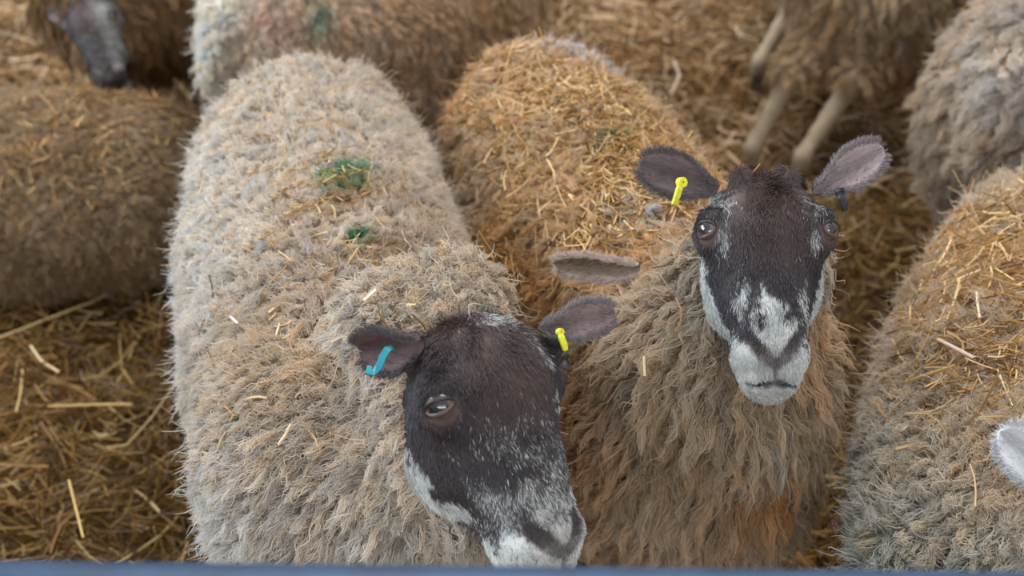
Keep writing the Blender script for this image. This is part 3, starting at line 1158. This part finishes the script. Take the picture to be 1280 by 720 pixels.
# ---- sheep H: lying at the left
HH_ = head_pose((-1.95, 2.55, .55), (.5, .1, .8), (-.8, -.2, .5))
Hs = build_sheep(
    'H', 'brown straw-flecked sheep lying down along the left edge', GR,
    rump=(-.86, 2.74, .185), chest=(-1.48, 2.70, .175), hw=(.25, .24, .02), hh=.195, H=HH_,
    feet=[(-.90, 2.64, .06), (-.94, 2.82, .06), (-1.50, 2.58, .06), (-1.52, 2.80, .06)],
    fleece=dict(base=(.42, .315, .205), dirt=(.30, .19, .10), len=.022, lump=.012, clump=.016, grav=.7, swirl=.8, side=.2,
                crimp=.004, rad=.0008, dirty=.5, cstr=.2, fuzz=.004, grad=((-1.1, 2.6, .45), (-1.6, 2.8, .5), (.55, .50, .45))),
    headres=.008, coarse=.018, wool_n=100000, tail=False)
head_ears(Hs)


# ------------------------------------------------------------------ straw lying on the fleeces
def straw_on(B, name, label, n, ln, mask, wd=(.0006, .0018), lift=.75, pale=.4):
    p, nn, k = B['sample'](n * 4, B['ar'] * (B['wool'] > .6) * np.clip(B['fn'][:, 2] - .25, 0, 1))
    keep = mask(p)
    keep = rng.random(len(p)) < keep
    p, nn = p[keep][:n], nn[keep][:n]
    m = len(p)
    if m == 0: return
    d = rng.normal(size=(m, 3))
    d = norm(d - nn * (d * nn).sum(1)[:, None] * .8)
    L = rng.uniform(*ln, m) * rng.uniform(.4, 1, m)
    p = p + nn * (B['len'] * rng.uniform(.55, 1.0, m) * lift)[:, None] - d * L[:, None] / 2 + nn * .004
    V, Q, Cc = straw_geo(p - B['loc'], d, L, rng.uniform(*wd, m), rng.normal(0, .35, m), straw_colours(m, pale, .08) * np.array([1.1, 1.0, .88]))
    o = link(name, mesh_np(name, V + B['loc'], Q, False, Cc), None, M_STRAW)
    tag(o, label, 'straw', kind='stuff')


def blob(u, v, B, r, amt=1.0):
    h = B['hit'](u, v)
    return (h, r, amt)


def blobs(B, lst, floor=0.0):
    hs = [blob(u, v, B, r, a) for (u, v, r, a) in lst]
    hs = [h for h in hs if h[0] is not None]

    def f(p):
        w = np.full(len(p), floor)
        for (h, r, a) in hs:
            w = np.maximum(w, a * np.exp(-(np.linalg.norm(p - h, axis=1) / r) ** 2))
        return w * (.4 + 1.2 * (fbm(p, 14, 2, 66) > .47))
    return f


straw_on(A, 'straw_bits', 'sparse pale straw bits caught in the wool of the front left sheep', 600, (.012, .045),
         blobs(A, [(430, 230, .10, .9), (470, 320, .08, .9), (560, 230, .1, .4)], .12))
straw_on(B, 'straw_bits', 'golden straw bits scattered over the back of the centre right sheep', 3000, (.02, .075),
         blobs(B, [(660, 130, .16, 1), (640, 220, .18, 1), (730, 230, .15, 1), (700, 300, .12, .7), (800, 170, .08, .5)], .05))
straw_on(C, 'straw_bits', 'straw bits piled on the back at the right edge', 1150, (.03, .10),
         blobs(C, [(1240, 300, .14, 1), (1220, 380, .16, 1), (1270, 440, .12, .8), (1180, 330, .08, .5)], .05))
straw_on(Hs, 'straw_bits', 'straw bits on the lying sheep at the left edge', 700, (.02, .07), blobs(Hs, [(80, 160, .3, .7), (50, 220, .3, .5)], .1), pale=.25)
straw_on(D, 'straw_bits', 'few straw bits on the pale sheep at the upper right edge', 160, (.03, .08), blobs(D, [(1250, 90, .2, .8)], .1), pale=.25)
straw_on(Fs, 'straw_bits', 'few straw bits on the top centre sheep behind the front pair', 60, (.02, .05), lambda p: np.full(len(p), .5), pale=.2)


def stalk(B, uv, label, w=.0019, c=None, off=.042, on=None):
    """one long stalk lying on a fleece through the listed photo positions"""
    pts = []
    for (u, v) in uv:
        h = B['hit'](u, v)
        if h is None: return
        pts.append(h + norm(CAM - h) * off)
    pts = np.array(pts)
    # resample
    n = 8
    s = np.linspace(0, len(pts) - 1, n)
    q = np.stack([np.interp(s, np.arange(len(pts)), pts[:, k]) for k in range(3)], 1)
    V, Q = [], []
    K = 6
    for i in range(n):
        t = norm(q[min(i + 1, n - 1)] - q[max(i - 1, 0)])
        sd = norm(np.cross(t, Nv))
        up = np.cross(sd, t)
        for k in range(K):
            a = 2 * math.pi * k / K
            V.append(q[i] + (sd * math.cos(a) + up * math.sin(a) * .6) * w)
    for i in range(n - 1):
        for k in range(K):
            Q.append((i * K + k, i * K + (k + 1) % K, (i + 1) * K + (k + 1) % K, (i + 1) * K + k))
    c = np.array(c if c is not None else PALE)
    V = np.array(V)
    ctr = V.mean(0)
    me = mesh_np('straw', V - ctr, np.array(Q), True, np.tile(c, (len(V), 1)) * (.85 + .3 * fbm(V, 120, 2, 5))[:, None])
    o = link('straw', me, None, M_STRAW)
    o.location = ctr
    tag(o, label, 'straw', 'long single straws' + (' on the floor' if B.get('root') is None else ' lying on the sheep'))


BUFF = (.78, .62, .38)
stalk(B, [(730, 117), (757, 132), (784, 146)], 'long pale straw slanting near the rump of the centre right sheep', .0024, BUFF)
stalk(B, [(772, 105), (783, 122), (795, 142)], 'golden straw by the right flank of the centre right sheep', .002, (.55, .33, .14))
stalk(B, [(800, 160), (815, 178), (835, 188)], 'tan straw just above the tagged ear of the upward-looking sheep', .0018, (.5, .33, .18))
stalk(B, [(845, 262), (835, 290), (827, 312)], 'thin orange straw on the cheek wool below the yellow-tagged ear', .0014, (.5, .30, .12))
stalk(B, [(845, 372), (852, 388), (851, 404), (845, 415)], 'bent orange straw on the neck wool left of the white muzzle', .0012, (.45, .24, .09))
stalk(B, [(805, 445), (806, 470)], 'short pale straw upright on the brown chest wool', .0017, BUFF)
stalk(C, [(1172, 424), (1195, 436), (1218, 448)], 'short thick whitish straw on the right-edge sheep', .0028, (.72, .55, .45))
stalk(C, [(1133, 478), (1160, 468), (1194, 457)], 'golden straw low on the back of the right-edge sheep', .0022, (.62, .42, .16))
stalk(C, [(1200, 350), (1192, 380), (1184, 400)], 'upright golden straw on the shoulder of the right-edge sheep', .002, (.66, .45, .18))
stalk(C, [(1127, 366), (1160, 357), (1203, 352)], 'long level straw across the back of the right-edge sheep', .0018, BUFF)
stalk(C, [(1221, 365), (1222, 380), (1225, 398)], 'short white straw upright on the right-edge sheep', .002, (.8, .7, .5))
stalk(C, [(1247, 462), (1256, 485), (1266, 508)], 'thin straw just above the pale ear at the right edge', .0013, BUFF)
stalk(C, [(1145, 525), (1170, 512), (1200, 503)], 'faint straw below the golden one on the right-edge sheep', .0013, (.5, .40, .26))
stalk(A, [(364, 530), (356, 545), (348, 556)], 'pale straw on the left shoulder wool of the bowed sheep', .0018, BUFF)
stalk(A, [(350, 403), (343, 425)], 'thin straw upright on the side of the bowed sheep', .0013, BUFF)
stalk(A, [(455, 376), (470, 362)], 'tiny bright straw above the teal-tagged ear', .0018, (.85, .75, .6))
stalk(A, [(288, 396), (297, 404)], 'tiny white straw fleck on the left flank', .0016, (.9, .85, .75))

# ------------------------------------------------------------------ ground and bedding
nx, ny = 240, 240
gx = np.linspace(-6, 6, nx)
gy = np.linspace(-1.5, 10, ny)
GX, GY = np.meshgrid(gx, gy, indexing='ij')
gz = ground_h(GX.ravel(), GY.ravel()) - .03
V = np.stack([GX.ravel(), GY.ravel(), gz], 1)
i = np.arange(nx - 1)[:, None] * ny + np.arange(ny - 1)[None]
i = i.ravel()
Q = np.stack([i, i + ny, i + ny + 1, i + 1], 1)
fl = link('floor', mesh_np('floor', V, Q, True), None, M_GROUND)
tag(fl, kind='structure')


def bedding(name, n, x0, x1, y0, y1, ln, wd, label, lay=.05, dark=.35, pale=.12, gain=1.0, tint=(1, 1, 1)):
    x = rng.uniform(x0, x1, n)
    y = rng.uniform(y0, y1, n)
    lay_ = rng.random(n)
    z = ground_h(x, y) - .03 + .004 + lay * lay_ + .04 * fbm(np.stack([x, y, x * 0], 1), 5, 2, 77) ** 1.5
    # locally combed directions
    ang = 6.28 * fbm(np.stack([x, y, x * 0], 1), 3, 2, 30) * 1.5 + rng.normal(0, .9, n)
    d = np.stack([np.cos(ang), np.sin(ang), rng.normal(0, .22, n)], 1)
    L = rng.uniform(*ln, n) * rng.uniform(.35, 1, n)
    p = np.stack([x, y, z], 1) - norm(d) * L[:, None] / 2
    cc = straw_colours(n, pale, dark)
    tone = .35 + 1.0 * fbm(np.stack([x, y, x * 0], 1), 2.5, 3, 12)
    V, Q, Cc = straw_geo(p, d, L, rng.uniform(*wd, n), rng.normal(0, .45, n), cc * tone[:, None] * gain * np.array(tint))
    V[:, 2] = np.maximum(V[:, 2], ground_h(V[:, 0], V[:, 1]) - .035)
    o = link(name, mesh_np(name, V, Q, False, Cc), None, M_STRAW)
    tag(o, label, 'straw bedding', kind='stuff')


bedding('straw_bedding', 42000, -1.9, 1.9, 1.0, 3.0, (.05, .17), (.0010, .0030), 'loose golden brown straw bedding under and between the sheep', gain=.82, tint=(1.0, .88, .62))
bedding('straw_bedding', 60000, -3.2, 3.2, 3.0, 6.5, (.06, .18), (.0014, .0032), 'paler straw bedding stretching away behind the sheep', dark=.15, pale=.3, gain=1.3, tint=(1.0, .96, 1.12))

def floor_hit(u, v, h=.055):
    d = at(u, v, 1.0) - CAM
    return CAM + d * (CAM[2] - h) / -d[2]


FLOOR = {'hit': floor_hit}
stalk(FLOOR, [(-5, 424), (60, 398), (130, 372), (222, 314)], 'very long bent straw on the floor in front of the lying sheep', .0022, (.50, .36, .16), off=0)
stalk(FLOOR, [(38, 432), (52, 452), (74, 465)], 'pale kinked straw on the floor left of the bowed sheep', .0026, (.70, .52, .28), off=0)
stalk(FLOOR, [(86, 600), (96, 640), (104, 672)], 'golden straw on the floor near the rail at lower left', .002, (.72, .48, .16), off=0)
stalk(FLOOR, [(60, 508), (110, 506), (165, 505)], 'straight level straw on the floor at left centre', .002, (.62, .42, .16), off=0)
stalk(FLOOR, [(28, 462), (26, 490), (20, 515)], 'short upright straw on the floor at the left edge', .002, (.60, .42, .18), off=0)
stalk(FLOOR, [(842, 75), (850, 95), (838, 118)], 'whitish straw on the floor between the tan sheep and the standing legs', .003, (.75, .62, .45), off=0)

# ------------------------------------------------------------------ blue rail of the pen
rail = empty('pen_barrier', (0, .64, 0), 'blue painted steel pen barrier, its top rail along the bottom of the photo', 'barrier')


def tube(name, p0, p1, r, m, parent, K=20):
    p0, p1 = np.array(p0, float), np.array(p1, float)
    d = norm(p1 - p0)
    s = norm(np.cross(d, [0.1, .3, 1]))
    u = np.cross(s, d)
    V, Q = [], []
    n = 24
    for i in range(n + 1):
        c = p0 + (p1 - p0) * i / n
        for k in range(K):
            a = 2 * math.pi * k / K
            V.append(c + (s * math.cos(a) + u * math.sin(a)) * r)
    for i in range(n):
        for k in range(K):
            Q.append((i * K + k, i * K + (k + 1) % K, (i + 1) * K + (k + 1) % K, (i + 1) * K + k))
    V += [p0, p1]
    me_v = np.array(V)
    tri = [(len(V) - 2, (k + 1) % K, k, k) for k in range(K)]
    bm_q = np.array(Q)
    o = link(name, mesh_np(name, me_v, bm_q, True), parent, m)
    return o


# rail top edge passes the photo at v=695 (left) and v=714 (right)
rz = 1.017
ry = .66
el = math.radians(.9)
tube('top_rail', (-1.6, 0, rz + .024), (1.6, 0, rz - .024), .024, M_RAIL, rail)
for z in (.80, .55, .30):
    tube('lower_rail', (-1.6, 0, z + .024), (1.6, 0, z - .024), .016, M_RAIL, rail)
for x, dz in ((-1.58, .024), (1.58, -.024)):
    tube('upright', (x, 0, 0), (x, 0, rz + dz), .024, M_RAIL, rail)

# ------------------------------------------------------------------ light
w = bpy.data.worlds.new('barn_daylight')
sc.world = w
w.use_nodes = True
nt = w.node_tree
bg = nt.nodes['Background']
tc = nt.nodes.new('ShaderNodeTexCoord')
sx = nt.nodes.new('ShaderNodeSeparateXYZ')
nt.links.new(tc.outputs['Generated'], sx.inputs[0])
mr = nt.nodes.new('ShaderNodeMapRange')
mr.inputs[1].default_value = -.1
mr.inputs[2].default_value = .9
nt.links.new(sx.outputs['Z'], mr.inputs[0])
mx = nt.nodes.new('ShaderNodeMix')
mx.data_type = 'RGBA'
mx.inputs[6].default_value = (.50, .47, .44, 1)
mx.inputs[7].default_value = (.80, .86, .98, 1)
nt.links.new(mr.outputs[0], mx.inputs[0])
nt.links.new(mx.outputs[2], bg.inputs[0])
bg.inputs[1].default_value = .75


def area(name, loc, target, sx_, sy_, power, c):
    l = bpy.data.lights.new(name, 'AREA')
    l.shape = 'RECTANGLE'
    l.size, l.size_y = sx_, sy_
    l.energy = power
    l.color = c
    o = bpy.data.objects.new(name, l)
    col.objects.link(o)
    o.location = loc
    o.rotation_euler = (Vector(target) - Vector(loc)).to_track_quat('-Z', 'Y').to_euler()
    return o


area('open_barn_side', (-5.5, 2.2, 2.6), (0, 2, .4), 5, 2.4, 330, (.76, .88, 1.0))
area('front_fill', (.6, -3.2, 2.3), (.2, 2, .4), 5, 1.6, 110, (1.0, .98, .95))  # fill lamp added on the camera side to brighten the chest wool
area('roof_light', (.5, 3.4, 5.5), (0, 1.8, .4), 4, 2.5, 230, (1.0, .97, .93))

vs = sc.view_settings
vs.view_transform = 'Standard'
vs.look = 'None'
vs.exposure = 0.22
vs.gamma = 1
vs.use_curve_mapping = False
try:
    sc.cycles_curves.shape = 'RIBBONS'
    sc.cycles_curves.subdivisions = 2
except Exception as ex:
    print(ex)
sc.cycles.use_denoising = True
sc.cycles.max_bounces = 8
sc.cycles.diffuse_bounces = 4
sc.cycles.transmission_bounces = 4
print('script', round(time.time() - T0, 1))
